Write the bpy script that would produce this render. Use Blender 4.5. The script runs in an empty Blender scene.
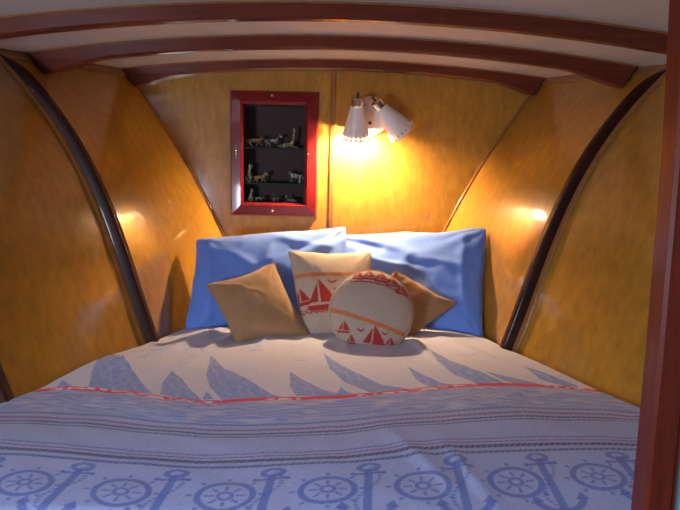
import bpy, bmesh, math, random
import numpy as np
from mathutils import Vector, Matrix, noise
from math import sin, cos, pi, radians, sqrt

random.seed(4)
col = bpy.context.scene.collection

# ------------------------------------------------------------------ camera
F = 640.0
TILT, ROLL, YAW, CAMZ = radians(8.5), radians(1.2), radians(0.75), 1.47
_f = Vector((sin(YAW) * cos(TILT), cos(YAW) * cos(TILT), -sin(TILT)))
_r0 = Vector((cos(YAW), -sin(YAW), 0))
_u0 = _r0.cross(_f)
_r = _r0 * cos(ROLL) + _u0 * sin(ROLL)
_u = _u0 * cos(ROLL) - _r0 * sin(ROLL)
EYE = Vector((0, 0, CAMZ))


def at(px, py, Y):
    """measure the photograph: the point at depth Y seen at a pixel"""
    d = _f * F + _r * (px - 340) + _u * (255 - py)
    return EYE + d * (Y / d.y)


def atz(px, py, Z):
    d = _f * F + _r * (px - 340) + _u * (255 - py)
    return EYE + d * ((Z - CAMZ) / d.z)


cam_d = bpy.data.cameras.new('camera')
cam = bpy.data.objects.new('camera', cam_d)
col.objects.link(cam)
m = Matrix((_r, _u, -_f)).transposed().to_4x4()
m.translation = EYE
cam.matrix_world = m
cam_d.sensor_width = 36
cam_d.lens = F / 680 * 36
cam_d.clip_start = 0.02
bpy.context.scene.camera = cam


# ------------------------------------------------------------------ materials
def new_mat(name):
    mt = bpy.data.materials.new(name)
    mt.use_nodes = True
    nt = mt.node_tree
    return mt, nt, nt.nodes['Principled BSDF']


def ramp_node(nt, fac, c0, c1, p0=0.3, p1=0.7):
    r = nt.nodes.new('ShaderNodeValToRGB')
    r.color_ramp.elements[0].position = p0
    r.color_ramp.elements[0].color = (*c0, 1)
    r.color_ramp.elements[1].position = p1
    r.color_ramp.elements[1].color = (*c1, 1)
    nt.links.new(fac, r.inputs[0])
    return r.outputs[0]


def noise_node(nt, scale, vec=(1, 1, 1), detail=4, dist=0.0, rough=0.55):
    tc = nt.nodes.new('ShaderNodeTexCoord')
    mp = nt.nodes.new('ShaderNodeMapping')
    mp.inputs['Scale'].default_value = vec
    n = nt.nodes.new('ShaderNodeTexNoise')
    n.inputs['Scale'].default_value = scale
    n.inputs['Detail'].default_value = detail
    n.inputs['Distortion'].default_value = dist
    n.inputs['Roughness'].default_value = rough
    nt.links.new(tc.outputs['Object'], mp.inputs[0])
    nt.links.new(mp.outputs[0], n.inputs['Vector'])
    return n.outputs['Fac']


def bump_to(nt, b, h, strength, dist):
    bp = nt.nodes.new('ShaderNodeBump')
    bp.inputs['Strength'].default_value = strength
    bp.inputs['Distance'].default_value = dist
    nt.links.new(h, bp.inputs['Height'])
    nt.links.new(bp.outputs[0], b.inputs['Normal'])


def mix_rgb(nt, a, b_, fac, mode='MIX'):
    mx = nt.nodes.new('ShaderNodeMix')
    mx.data_type = 'RGBA'
    mx.blend_type = mode
    for sock, v in ((0, fac), (6, a), (7, b_)):
        if isinstance(v, (int, float)):
            mx.inputs[sock].default_value = v
        elif isinstance(v, tuple):
            mx.inputs[sock].default_value = (*v, 1)
        else:
            nt.links.new(v, mx.inputs[sock])
    return mx.outputs[2]


def wood(name, dark, light, vec, scale=5.0, rough=0.3, coat=1.0, coat_rough=0.08, dist=0.6, wavy=0.0, coat_ior=1.5):
    mt, nt, b = new_mat(name)
    f1 = noise_node(nt, scale, vec, 5, dist)
    f2 = noise_node(nt, scale * 9, vec, 3, 0.2)
    c = ramp_node(nt, f1, dark, light, 0.25, 0.75)
    f2r = ramp_node(nt, f2, (0.78, 0.78, 0.78), (1.06, 1.06, 1.06), 0.3, 0.7)
    c = mix_rgb(nt, c, f2r, 1.0, 'MULTIPLY')
    nt.links.new(c, b.inputs['Base Color'])
    b.inputs['Roughness'].default_value = rough
    b.inputs['Specular IOR Level'].default_value = 0.2
    b.inputs['Coat Weight'].default_value = coat
    b.inputs['Coat Roughness'].default_value = coat_rough
    b.inputs['Coat IOR'].default_value = coat_ior
    if wavy:
        w = noise_node(nt, 7, (1, 1, 1), 3, 0.3)
        bp = nt.nodes.new('ShaderNodeBump')
        bp.inputs['Strength'].default_value = wavy
        bp.inputs['Distance'].default_value = 0.02
        nt.links.new(w, bp.inputs['Height'])
        nt.links.new(bp.outputs[0], b.inputs['Coat Normal'])
    return mt


def plain(name, c, rough=0.5, metal=0.0, coat=0.0, var=0.12, scale=30):
    mt, nt, b = new_mat(name)
    n = noise_node(nt, scale)
    lo = tuple(x * (1 - var) for x in c)
    hi = tuple(min(1, x * (1 + var)) for x in c)
    nt.links.new(ramp_node(nt, n, lo, hi), b.inputs['Base Color'])
    b.inputs['Roughness'].default_value = rough
    b.inputs['Metallic'].default_value = metal
    b.inputs['Coat Weight'].default_value = coat
    return mt


def cloth(name, c=None, weave=900, strength=0.25, ribs=None, rough=0.85):
    """woven cloth; with c=None the dye comes from the mesh's painted pattern"""
    mt, nt, b = new_mat(name)
    n = noise_node(nt, weave, (1, 1, 1), 2)
    n2 = noise_node(nt, 14, (1, 1, 1), 4)
    if c is None:
        at_ = nt.nodes.new('ShaderNodeAttribute')
        at_.attribute_name = 'dye'
        base = at_.outputs['Color']
    else:
        base = ramp_node(nt, n2, tuple(x * 0.93 for x in c), tuple(min(1, x * 1.05) for x in c))
    speck = ramp_node(nt, n, (0.8, 0.8, 0.8), (1.08, 1.08, 1.08), 0.35, 0.65)
    nt.links.new(mix_rgb(nt, base, speck, 1.0, 'MULTIPLY'), b.inputs['Base Color'])
    b.inputs['Roughness'].default_value = rough
    b.inputs['Sheen Weight'].default_value = 0.25
    b.inputs['Specular IOR Level'].default_value = 0.2
    h = n
    d = 0.0015
    if ribs:
        h = noise_node(nt, ribs, (1, 1, 5), 3, 0.8)
        d = 0.004
    bump_to(nt, b, h, strength, d)
    return mt


M = {}
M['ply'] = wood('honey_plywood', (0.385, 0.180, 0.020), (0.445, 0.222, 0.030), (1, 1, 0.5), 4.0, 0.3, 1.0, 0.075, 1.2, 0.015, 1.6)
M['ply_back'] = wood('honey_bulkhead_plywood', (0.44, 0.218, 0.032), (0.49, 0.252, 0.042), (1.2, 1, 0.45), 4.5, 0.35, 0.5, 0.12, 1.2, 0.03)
M['mahogany'] = wood('varnished_mahogany', (0.11, 0.017, 0.009), (0.20, 0.036, 0.015), (0.5, 8, 8), 7, 0.3, 0.6, 0.08, 0.2)
M['mahogany_up'] = wood('upright_mahogany', (0.11, 0.015, 0.007), (0.19, 0.029, 0.012), (8, 8, 0.5), 7, 0.35, 0.3, 0.12, 0.2)
M['rib'] = wood('dark_mahogany', (0.022, 0.006, 0.004), (0.055, 0.014, 0.008), (4, 4, 0.8), 6, 0.4, 0.16, 0.05, 0.2)
M['redwood'] = wood('red_mahogany_frame', (0.14, 0.008, 0.012), (0.21, 0.014, 0.014), (4, 4, 4), 6, 0.28, 0.6, 0.06, 0.2)
M['trim'] = wood('light_brown_trim', (0.28, 0.11, 0.03), (0.38, 0.16, 0.045), (3, 3, 3), 6, 0.3, 0.8, 0.1, 0.2)
M['box'] = plain('dark_cabinet_lining', (0.075, 0.020, 0.016), 0.6)
M['shelf'] = plain('green_edged_glass', (0.035, 0.06, 0.045), 0.15)
M['ceiling'] = plain('painted_deckhead', (0.60, 0.56, 0.50), 0.55, var=0.05, scale=3)
M['aqua'] = plain('aqua_bulkhead_paint', (0.33, 0.56, 0.55), 0.5, var=0.04, scale=4)
M['floor'] = wood('cabin_sole', (0.10, 0.04, 0.015), (0.2, 0.08, 0.03), (8, 1, 1), 5)
M['cream'] = plain('cream_enamel', (0.74, 0.71, 0.70), 0.45, coat=0.1, var=0.03)
M['chrome'] = plain('chrome', (0.75, 0.73, 0.70), 0.12, 1.0, var=0.03)
M['black'] = plain('black_plastic', (0.02, 0.02, 0.02), 0.4)
M['brass'] = plain('aged_screw', (0.62, 0.55, 0.48), 0.3, 1.0, var=0.1)
M['blue'] = cloth('blue_cotton', (0.15, 0.30, 0.84), 1100, 0.1)
M['tan'] = cloth('tan_cotton', (0.40, 0.23, 0.11), 1000, 0.2)
M['spread'] = cloth('woven_bedspread', None, 520, 0.35)
M['tapestry'] = cloth('tapestry_cloth', None, 420, 0.45)
M['tapestry_rib'] = cloth('ridged_tapestry_cloth', None, 420, 0.8, ribs=42)
M['cream_cord'] = cloth('cream_cord', (0.55, 0.40, 0.27), 600, 0.3)
M['mattress'] = cloth('mattress_ticking', (0.6, 0.58, 0.52), 300, 0.3)


def glass_mat():
    mt, nt, b = new_mat('display_glass')
    nt.nodes.remove(b)
    out = nt.nodes['Material Output']
    tr = nt.nodes.new('ShaderNodeBsdfTransparent')
    tr.inputs[0].default_value = (0.93, 0.95, 0.94, 1)
    gl = nt.nodes.new('ShaderNodeBsdfGlossy')
    gl.inputs['Roughness'].default_value = 0.03
    fr = nt.nodes.new('ShaderNodeFresnel')
    fr.inputs[0].default_value = 1.22
    mx = nt.nodes.new('ShaderNodeMixShader')
    nt.links.new(fr.outputs[0], mx.inputs[0])
    nt.links.new(tr.outputs[0], mx.inputs[1])
    nt.links.new(gl.outputs[0], mx.inputs[2])
    nt.links.new(mx.outputs[0], out.inputs[0])
    return mt


M['glass'] = glass_mat()


def glow_mat(name, c, strength):
    mt, nt, b = new_mat(name)
    b.inputs['Base Color'].default_value = (*c, 1)
    b.inputs['Emission Color'].default_value = (*c, 1)
    b.inputs['Emission Strength'].default_value = strength
    return mt


M['bulb'] = glow_mat('lit_bulb', (1.0, 0.66, 0.36), 4000)
M['bulb_off'] = plain('frosted_bulb', (0.8, 0.8, 0.78), 0.3)


def stripe_mat(name, a, b_, scale, p=0.5):
    mt, nt, b = new_mat(name)
    n = noise_node(nt, scale, (1.6, 1, 0.5), 1, 0.4)
    nt.links.new(ramp_node(nt, n, a, b_, p - 0.04, p + 0.04), b.inputs['Base Color'])
    b.inputs['Roughness'].default_value = 0.25
    b.inputs['Coat Weight'].default_value = 0.5
    return mt


M['zebra'] = stripe_mat('striped_glaze', (0.75, 0.72, 0.68), (0.05, 0.04, 0.04), 90)
M['giraffe'] = stripe_mat('spotted_glaze', (0.80, 0.70, 0.52), (0.38, 0.20, 0.08), 110)
M['lion'] = stripe_mat('tawny_glaze', (0.62, 0.42, 0.20), (0.42, 0.24, 0.10), 60)
M['tiger'] = stripe_mat('russet_glaze', (0.55, 0.28, 0.13), (0.30, 0.13, 0.06), 80)
M['greyglaze'] = stripe_mat('grey_glaze', (0.35, 0.36, 0.38), (0.16, 0.17, 0.19), 60)
M['pinkglaze'] = stripe_mat('pink_glaze', (0.75, 0.45, 0.38), (0.45, 0.30, 0.28), 60)


# ------------------------------------------------------------------ mesh helpers
def link(name, me, mat, parent=None, origin=None, smooth=False):
    """me holds world coordinates; origin moves the object's origin there"""
    o = bpy.data.objects.new(name, me)
    base = Vector((0, 0, 0))
    if origin is not None:
        base = Vector(origin)
    elif parent is not None:
        base = parent.get('_w') and Vector(parent['_w']) or Vector((0, 0, 0))
    me.transform(Matrix.Translation(-base))
    if parent is not None:
        o.parent = parent
        pw = Vector(parent['_w'])
        o.location = base - pw
    else:
        o.location = base
    o['_w'] = tuple(base)
    if mat is not None:
        me.materials.append(M[mat])
    if smooth:
        me.polygons.foreach_set('use_smooth', [True] * len(me.polygons))
    col.objects.link(o)
    return o


def thing(name, label, cat, loc, group=None):
    o = bpy.data.objects.new(name, None)
    o.empty_display_size = 0.05
    o.location = loc
    o['_w'] = tuple(loc)
    col.objects.link(o)
    return tag(o, label, cat, group)


def tag(o, label, cat, group=None):
    o['label'] = label
    o['category'] = cat
    if group:
        o['group'] = group
    return o


def structure(o):
    o['kind'] = 'structure'
    return o


def mesh(verts, faces, name='mesh'):
    me = bpy.data.meshes.new(name)
    me.from_pydata([tuple(v) for v in verts], [], faces)
    me.validate()
    bm = bmesh.new()
    bm.from_mesh(me)
    bmesh.ops.recalc_face_normals(bm, faces=bm.faces)
    bm.to_mesh(me)
    bm.free()
    return me


class MB:
    def __init__(s):
        s.v, s.f = [], []

    def add(s, v, f):
        n = len(s.v)
        s.v += [tuple(p) for p in v]
        s.f += [tuple(i + n for i in q) for q in f]
        return s

    def box(s, x0, x1, y0, y1, z0, z1):
        v = [(x, y, z) for z in (z0, z1) for y in (y0, y1) for x in (x0, x1)]
        return s.add(v, [(0, 2, 3, 1), (4, 5, 7, 6), (0, 1, 5, 4), (2, 6, 7, 3), (0, 4, 6, 2), (1, 3, 7, 5)])

    def sweep(s, rings, closed=True, caps=True):
        n = len(rings[0])
        v = [p for r in rings for p in r]
        f = []
        for i in range(len(rings) - 1):
            for j in range(n if closed else n - 1):
                k = (j + 1) % n
                f.append((i * n + j, i * n + k, (i + 1) * n + k, (i + 1) * n + j))
        if caps and closed:
            f.append(tuple(range(n))[::-1])
            f.append(tuple((len(rings) - 1) * n + j for j in range(n)))
        return s.add(v, f)

    def tube(s, pts, r, n=10):
        pts = [Vector(p) for p in pts]
        rad = r if isinstance(r, (list, tuple)) else [r] * len(pts)
        rings = []
        for i, p in enumerate(pts):
            d = (pts[min(i + 1, len(pts) - 1)] - pts[max(i - 1, 0)]).normalized()
            a = Vector((0, 0, 1)) if abs(d.z) < 0.9 else Vector((0, 1, 0))
            x = d.cross(a).normalized()
            y = d.cross(x)
            rings.append([p + (x * cos(2 * pi * k / n) + y * sin(2 * pi * k / n)) * rad[i] for k in range(n)])
        return s.sweep(rings)

    def lathe(s, p0, axis, prof, n=32, caps=True):
        """prof: (distance along the axis, radius)"""
        axis = Vector(axis).normalized()
        a = Vector((0, 1, 0)) if abs(axis.y) < 0.9 else Vector((1, 0, 0))
        x = axis.cross(a).normalized()
        y = axis.cross(x)
        rings = [[Vector(p0) + axis * d + (x * cos(2 * pi * k / n) + y * sin(2 * pi * k / n)) * r for k in range(n)] for d, r in prof]
        return s.sweep(rings, True, caps)

    def build(s, name, mat, parent=None, origin=None, smooth=False, bevel=0):
        o = link(name, mesh(s.v, s.f, name), mat, parent, origin, smooth)
        if bevel:
            b = o.modifiers.new('bevel', 'BEVEL')
            b.width = bevel
            b.segments = 2
            b.limit_method = 'ANGLE'
        return o


def auto_smooth(o, ang=40):
    me = o.data
    me.polygons.foreach_set('use_smooth', [True] * len(me.polygons))
    bm = bmesh.new()
    bm.from_mesh(me)
    for e in bm.edges:
        if len(e.link_faces) == 2 and e.calc_face_angle(0) > radians(ang):
            e.smooth = False
    bm.to_mesh(me)
    bm.free()
    return o


# ------------------------------------------------------------------ hull form
PA = (0.218, 0.511, 0.548)
PB = (0.454, 0.333, 0.371, 0.762)
Y0, Y1, Y2 = 2.75, 2.08, 1.59


def hull(y, z):
    """half breadth of the lined hull"""
    t = z - 1.3
    A = np.polyval(PA, t)
    B = np.polyval(PB, t)
    C_ = B + 0.20
    return (A * (y - Y1) * (y - Y2) / ((Y0 - Y1) * (Y0 - Y2)) + B * (y - Y0) * (y - Y2) / ((Y1 - Y0) * (Y1 - Y2))
            + C_ * (y - Y0) * (y - Y1) / ((Y2 - Y0) * (Y2 - Y1)))


def deck(x):
    return 1.877 - 0.075 * x * x


def deck_edge(y):
    z = 1.8
    for _ in range(20):
        z = deck(hull(y, z))
    return z


WALL = 2.75
BULK = 0.98      # face of the near bulkhead with the doorway

for side, sgn in (('left', -1), ('right', 1)):
    mb = MB()
    ny, nz = 40, 36
    inner, outer = [], []
    for i in range(ny + 1):
        y = BULK + (WALL - BULK) * i / ny
        zt = deck_edge(y)
        for j in range(nz + 1):
            z = 0.35 + (zt + 0.004 - 0.35) * j / nz
            b = float(hull(y, z))
            inner.append((sgn * b, y, z))
            outer.append((sgn * (b + 0.02), y, z))
    n = len(inner)
    f = []
    S = nz + 1
    for i in range(ny):
        for j in range(nz):
            a = i * S + j
            f.append((a, a + 1, a + S + 1, a + S))
            f.append((n + a, n + a + S, n + a + S + 1, n + a + 1))
    for i in range(ny):
        for j in (0, nz):
            a = i * S + j
            f.append((a, a + S, n + a + S, n + a))
    for j in range(nz):
        for i in (0, ny):
            a = i * S + j
            f.append((a, a + 1, n + a + 1, n + a))
    mb.add(inner + outer, f)
    structure(auto_smooth(mb.build('wall_' + side, 'ply'), 40))

# deckhead
mb = MB()
rings = []
for i in range(41):
    x = -1.7 + 3.4 * i / 40
    z = deck(x)
    rings.append([(x, 0.35, z), (x, WALL + 0.03, z), (x, WALL + 0.03, z + 0.03), (x, 0.35, z + 0.03)])
mb.sweep(rings)
structure(auto_smooth(mb.build('ceiling', 'ceiling')))

# floor
structure(MB().box(-1.5, 1.5, -0.6, WALL + 0.2, -0.03, 0.0).build('floor', 'floor'))

# forward bulkhead with the recess for the display cabinet
CX0, CX1, CZ0, CZ1 = -0.432, -0.070, 1.229, 1.742      # outside of the cabinet frame
HX0, HX1, HZ0, HZ1 = -0.392, -0.118, 1.272, 1.700      # recess
mb = MB()
ZB = 0.35
for (x0, x1, z0, z1) in ((-0.98, HX0, ZB, 1.90), (HX1, 0.98, ZB, 1.90), (HX0, HX1, ZB, HZ0), (HX0, HX1, HZ1, 1.90)):
    mb.box(x0, x1, WALL, WALL + 0.018, z0, z1)
structure(mb.build('wall_back', 'ply_back'))

# seam batten on the bulkhead
a = at(334, 73, 2.75)
b = at(330, 232, 2.75)
mb = MB()
mb.sweep([[(p.x - 0.011, 2.7501, p.z), (p.x - 0.008, 2.743, p.z), (p.x + 0.008, 2.743, p.z), (p.x + 0.011, 2.7501, p.z)] for p in (Vector((a.x, 0, 1.84)), Vector((b.x, 0, 0.7)))])
structure(mb.build('trim_1', 'trim'))

# corner mouldings where the hull lining meets the bulkhead, and along the deck edge
k = 2
for sgn in (-1, 1):
    mb = MB()
    mb.tube([(sgn * (float(hull(WALL - 0.006, z)) - 0.004), WALL - 0.006, z) for z in np.linspace(0.7, 1.83, 30)], 0.0065, 8)
    structure(mb.build('trim_%d' % k, 'trim', smooth=True))
    k += 1
    mb = MB()
    rings = []
    for y in np.linspace(BULK, WALL, 40):
        zt = deck_edge(y)
        pts = []
        for dz, dx in ((0.002, 0.012), (-0.020, 0.010), (-0.026, 0.006), (-0.028, 0.0), (0.002, 0.0)):
            z = zt + dz
            pts.append((sgn * (float(hull(y, z)) - dx), y, z))
        rings.append(pts)
    mb.sweep(rings)
    structure(mb.build('trim_%d' % k, 'trim'))
    k += 1


# ------------------------------------------------------------------ deck beams
def beam(y0, y1, L, label, h0=0.045, haunch=0.028, hw=0.22):
    root = thing('deck_beam', label, 'ceiling beam', (0, y0, deck(0)), 'curved deck beams')
    mb = MB()
    rings = []
    for i in range(61):
        t = -1 + 2 * i / 60
        q = max(0.0, (abs(t) - (1 - hw)) / hw)
        q = q * q * (3 - 2 * q)
        xt = t * L
        xb = t * (L - 0.042)
        zt = deck(xt) + 0.0015
        zb = zt - h0 - haunch * q
        c = 0.006
        rings.append([(xt, y0, zt), (xb, y0, zb + c), (xb, y0 + c, zb), (xb, y1 - c, zb), (xb, y1, zb + c), (xt, y1, zt)])
    mb.sweep(rings)
    o = auto_smooth(mb.build('beam', 'mahogany', root), 25)
    mb = MB()
    rings = []
    for i in range(61):
        x = (-1 + 2 * i / 60) * (L - 0.004)
        z = deck(x) + 0.001
        rings.append([(x, y0 - 0.005, z), (x, y0 - 0.004, z - 0.004), (x, y0 - 0.0001, z - 0.006), (x, y0 - 0.0001, z)])
    mb.sweep(rings)
    auto_smooth(mb.build('edge_bead', 'trim', root), 60)
    return root


beam(2.706, 2.749, 0.868, 'curved mahogany ceiling beam against the far bulkhead above the cabinet and lamp')
beam(2.20, 2.243, 1.012, 'curved mahogany ceiling beam in the middle, its drooping ends both visible')
beam(1.75, 1.793, 1.195, 'curved mahogany ceiling beam nearest the camera, running out of the picture on the left')


# ------------------------------------------------------------------ hull ribs
def rib(sgn, y, label):
    zt = deck_edge(y) - 0.012
    zs = np.linspace(0.72, zt, 40)
    root = thing('hull_rib', label, 'boat frame rib', (sgn * float(hull(y, 0.72)), y, 0.72), 'dark curved ribs on the hull sides')
    mb = MB()
    rings = []
    for z in zs:
        b = float(hull(y, z)) - 0.0005
        e = min(1.0, (zt - z) / 0.05 + 0.25)
        w = 0.042 * e
        rings.append([(sgn * b, y, z), (sgn * (b - w + 0.008), y, z), (sgn * (b - w + 0.002), y + 0.003, z), (sgn * (b - w), y + 0.009, z),
                      (sgn * (b - w), y + 0.034, z), (sgn * (b - w + 0.006), y + 0.040, z), (sgn * (b + 0.004), y + 0.040, z)])
    mb.sweep(rings)
    auto_smooth(mb.build('rib', 'rib', root), 50)
    mb = MB()
    rings = []
    for z in zs:
        b = float(hull(y - 0.012, z)) - 0.0005
        rings.append([(sgn * b, y - 0.016, z), (sgn * (b - 0.007), y - 0.012, z), (sgn * (b - 0.012), y - 0.0005, z), (sgn * (b + 0.006), y - 0.0005, z)])
    mb.sweep(rings)
    auto_smooth(mb.build('edge_moulding', 'trim', root), 60)
    return root


rib(-1, 2.08, 'dark mahogany rib curving down the left hull side to the bed')
rib(1, 2.08, 'dark mahogany rib curving down the right hull side behind the pillows')
rib(-1, 1.535, 'dark mahogany rib at the left picture edge, only its foot visible beside the bed')

# ------------------------------------------------------------------ near bulkhead and door post
XI = 0.500
mb = MB()
prof = []
bot = 0.0
ztop = deck(0.55) + 0.003
xo = 1.62
mb.box(XI + 0.03, xo, BULK - 0.028, BULK - 0.004, 0.0, deck(xo) - 0.001)
mb.sweep([[(x, BULK - 0.028, deck(xo) - 0.0015), (x, BULK - 0.028, deck(x) + 0.001), (x, BULK - 0.004, deck(x) + 0.001), (x, BULK - 0.004, deck(xo) - 0.0015)] for x in np.linspace(XI + 0.03, xo, 12)])
structure(mb.build('wall_near', 'aqua'))
mb = MB()
rings = []
for z, x0, x1 in ((0.0, 0.506, 0.556), (0.86, 0.503, 0.552), (1.2, 0.502, 0.551), (1.5, 0.498, 0.545), (1.75, 0.487, 0.536), (ztop, 0.482, 0.532)):
    rings.append([(x0, BULK, z), (x0, BULK - 0.040, z), (x0 + 0.005, BULK - 0.045, z), (x1 - 0.010, BULK - 0.045, z), (x1 - 0.008, BULK - 0.041, z), (x1 - 0.002, BULK - 0.041, z), (x1, BULK - 0.038, z), (x1, BULK - 0.0285, z), (x1, BULK, z)])
mb.sweep(rings)
structure(auto_smooth(mb.build('door_1', 'mahogany_up'), 30))

# ------------------------------------------------------------------ bedspread
BZ = 0.850


def sstep(a, b, x):
    t = np.clip((x - a) / (b - a), 0, 1)
    return t * t * (3 - 2 * t)


def vnoise(X, Y, seed):
    """smooth value noise on numpy arrays"""
    rs = np.random.RandomState(seed)
    g = rs.rand(64, 64) * 2 - 1
    xi = np.floor(X).astype(int)
    yi = np.floor(Y).astype(int)
    fx = X - xi
    fy = Y - yi
    fx = fx * fx * (3 - 2 * fx)
    fy = fy * fy * (3 - 2 * fy)
    a = g[xi % 64, yi % 64]
    b = g[(xi + 1) % 64, yi % 64]
    c = g[xi % 64, (yi + 1) % 64]
    d = g[(xi + 1) % 64, (yi + 1) % 64]
    return (a * (1 - fx) + b * fx) * (1 - fy) + (c * (1 - fx) + d * fx) * fy


def bed_z(x, y, U):
    """U = -1..1 across the berth"""
    z = BZ + 0.016 * (1 - U ** 2)
    z = z + 0.016 * np.exp(-((y - 1.84) / 0.16) ** 2) * sstep(0.5, 0.95, -U)
    z = z + 0.012 * np.exp(-((y - 2.18) / 0.09) ** 2) * (np.exp(-((x + 0.43) / 0.10) ** 2) + np.exp(-((x - 0.44) / 0.12) ** 2))
    z = z + 0.004 * vnoise(x * 5 + 9, y * 6, 3) + 0.0016 * vnoise(x * 16 + 5, y * 20, 5)
    # folds running down from the pillows
    for fx, fy, ang, ln, w, a in ((-0.47, 2.02, 62, 0.22, 0.020, 0.010), (-0.39, 1.98, 70, 0.20, 0.016, 0.008), (-0.55, 1.95, 55, 0.16, 0.018, 0.007),
                                  (0.20, 1.22, 112, 0.15, 0.020, 0.004), (0.28, 1.17, 100, 0.12, 0.018, 0.005), (0.45, 2.03, 120, 0.16, 0.03, 0.006),
                                  (-0.22, 2.05, 80, 0.10, 0.012, 0.004), (0.05, 2.03, 95, 0.10, 0.016, 0.003), (0.30, 2.02, 100, 0.12, 0.014, 0.004)):
        ca, sa = cos(radians(ang)), sin(radians(ang))
        l = (x - fx) * ca + (y - fy) * sa
        t = -(x - fx) * sa + (y - fy) * ca
        z = z + 1.6 * a * np.exp(-(l / ln) ** 2 - (t / w) ** 2)
    # ripples in the fabric just before the cushions
    z = z + 0.004 * np.exp(-((y - 2.10) / 0.05) ** 2) * np.sin(x * 42 + 3 * np.sin(x * 9))
    z = z - 0.035 * sstep(0.965, 1.0, np.abs(U))
    return z


# rows of the woven design, read off at a few places across the bed
def row(pts):
    w = [atz(px, py, 0.862) for px, py in pts]
    xs = np.array([p.x for p in w])
    ys = np.array([p.y for p in w])
    return lambda x: np.interp(x, xs, ys)


R0 = row([(40, 386), (70, 385), (100, 388), (130, 391), (165, 398), (200, 402.5), (235, 401.5), (270, 400), (310, 398.5), (345, 397), (380, 394), (410, 390), (440, 387), (470, 385), (500, 383.5), (540, 383), (570, 384), (600, 387), (640, 392)])
R1 = row([(0, 417), (50, 418), (100, 422), (150, 428), (200, 432.5), (250, 433), (300, 431.5), (340, 430), (400, 424), (440, 421.5), (520, 415.5), (575, 415), (630, 416)])
R2 = row([(0, 444), (60, 449), (120, 455), (200, 460), (270, 459), (340, 457), (400, 450), (440, 447), (520, 441.5), (575, 440.5), (630, 441)])
R3 = row([(0, 480), (25, 483), (121, 493.4), (225, 497), (328, 491), (423, 487), (516, 482), (598, 476), (640, 474)])
V1, V2, V3 = 0.155, 0.345, 0.475


def design_v(x, y):
    """distance from the red line towards the foot of the bed, in the cloth's own measure"""
    r0, r1, r2, r3 = R0(x), R1(x), R2(x), R3(x)
    v = np.where(y > r0, r0 - y, 0)
    v = np.where((y <= r0) & (y > r1), (r0 - y) / (r0 - r1) * V1, v)
    v = np.where((y <= r1) & (y > r2), V1 + (r1 - y) / (r1 - r2) * (V2 - V1), v)
    v = np.where((y <= r2) & (y > r3), V2 + (r2 - y) / (r2 - r3) * (V3 - V2), v)
    v = np.where(y <= r3, V3 + (r3 - y) * (V3 - V2) / (r2 - r3), v)
    return v


def poly_mask(X, Y, P):
    inside = np.zeros(X.shape, bool)
    n = len(P)
    for i in range(n):
        x0, y0 = P[i]
        x1, y1 = P[(i + 1) % n]
        if y0 == y1:
            continue
        c = ((y0 > Y) != (y1 > Y)) & (X < (x1 - x0) * (Y - y0) / (y1 - y0) + x0)
        inside ^= c
    return inside


def seg(X, Y, x0, y0, x1, y1):
    dx, dy = x1 - x0, y1 - y0
    t = np.clip(((X - x0) * dx + (Y - y0) * dy) / (dx * dx + dy * dy), 0, 1)
    return np.hypot(X - x0 - t * dx, Y - y0 - t * dy)


SAILS = [
    [(88, 388), (92, 372), (99, 359), (110, 354), (121, 357), (134, 372), (152, 393), (120, 389)],
    [(160, 394), (163, 381), (172, 370), (182, 378), (190, 390), (202, 401), (175, 398)],
    [(222, 401), (210, 388), (206, 375), (211, 354), (224, 368), (245, 379), (272, 396), (284, 399)],
    [(202, 400), (207, 392), (214, 400)],
    [(296, 397), (290, 387), (290, 372.5), (302, 380), (322, 390), (345, 396)],
    [(372, 394), (345, 383), (330, 370), (323, 354), (340, 366), (362, 376), (382, 385), (410, 389)],
    [(335, 396), (341, 388), (352, 395)],
    [(432, 388), (416, 380), (408, 368), (424, 376), (442, 383), (462, 386)],
    [(478, 384), (455, 376), (438, 363), (429, 349.5), (448, 360), (474, 370), (506, 382.5)],
    [(518, 383), (500, 379), (485, 372), (508, 376), (530, 380), (545, 383)],
    [(565, 383), (540, 377), (522, 364), (545, 371), (580, 383)],
    [(56, 385), (62, 378), (74, 385)],
]
SAILS = [[(p.x, p.y) for p in (atz(a, b, 0.862) for a, b in poly)] for poly in SAILS]
WHEELS = [atz(px, py, 0.862) for px, py in ((24.7, 482.8), (120.7, 493.4), (224.7, 497), (327.8, 491), (423, 487), (515.6, 481.6), (597.8, 475.5))]
WHEELX = [p.x for p in WHEELS]
WHEELX = [WHEELX[0] - 0.19, WHEELX[0] - 0.38] + WHEELX + [WHEELX[-1] + 0.18, WHEELX[-1] + 0.36]
ANCH = [atz(px, py, 0.862).x for px, py in ((77, 471), (172, 478), (270.6, 473.6), (366, 469.4), (453.6, 466), (536, 460), (615, 455.6))]
ANCH = [ANCH[0] - 0.19, ANCH[0] - 0.38] + ANCH + [ANCH[-1] + 0.18]

NAVY = np.array((0.075, 0.14, 0.43))
MID = np.array((0.16, 0.26, 0.62))
GROUND = np.array((0.585, 0.585, 0.70))
GROUND2 = np.array((0.335, 0.38, 0.61))
RED = np.array((0.70, 0.02, 0.05))
DARK = np.array((0.045, 0.045, 0.12))
PURPLE = np.array((0.20, 0.10, 0.27))


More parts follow.
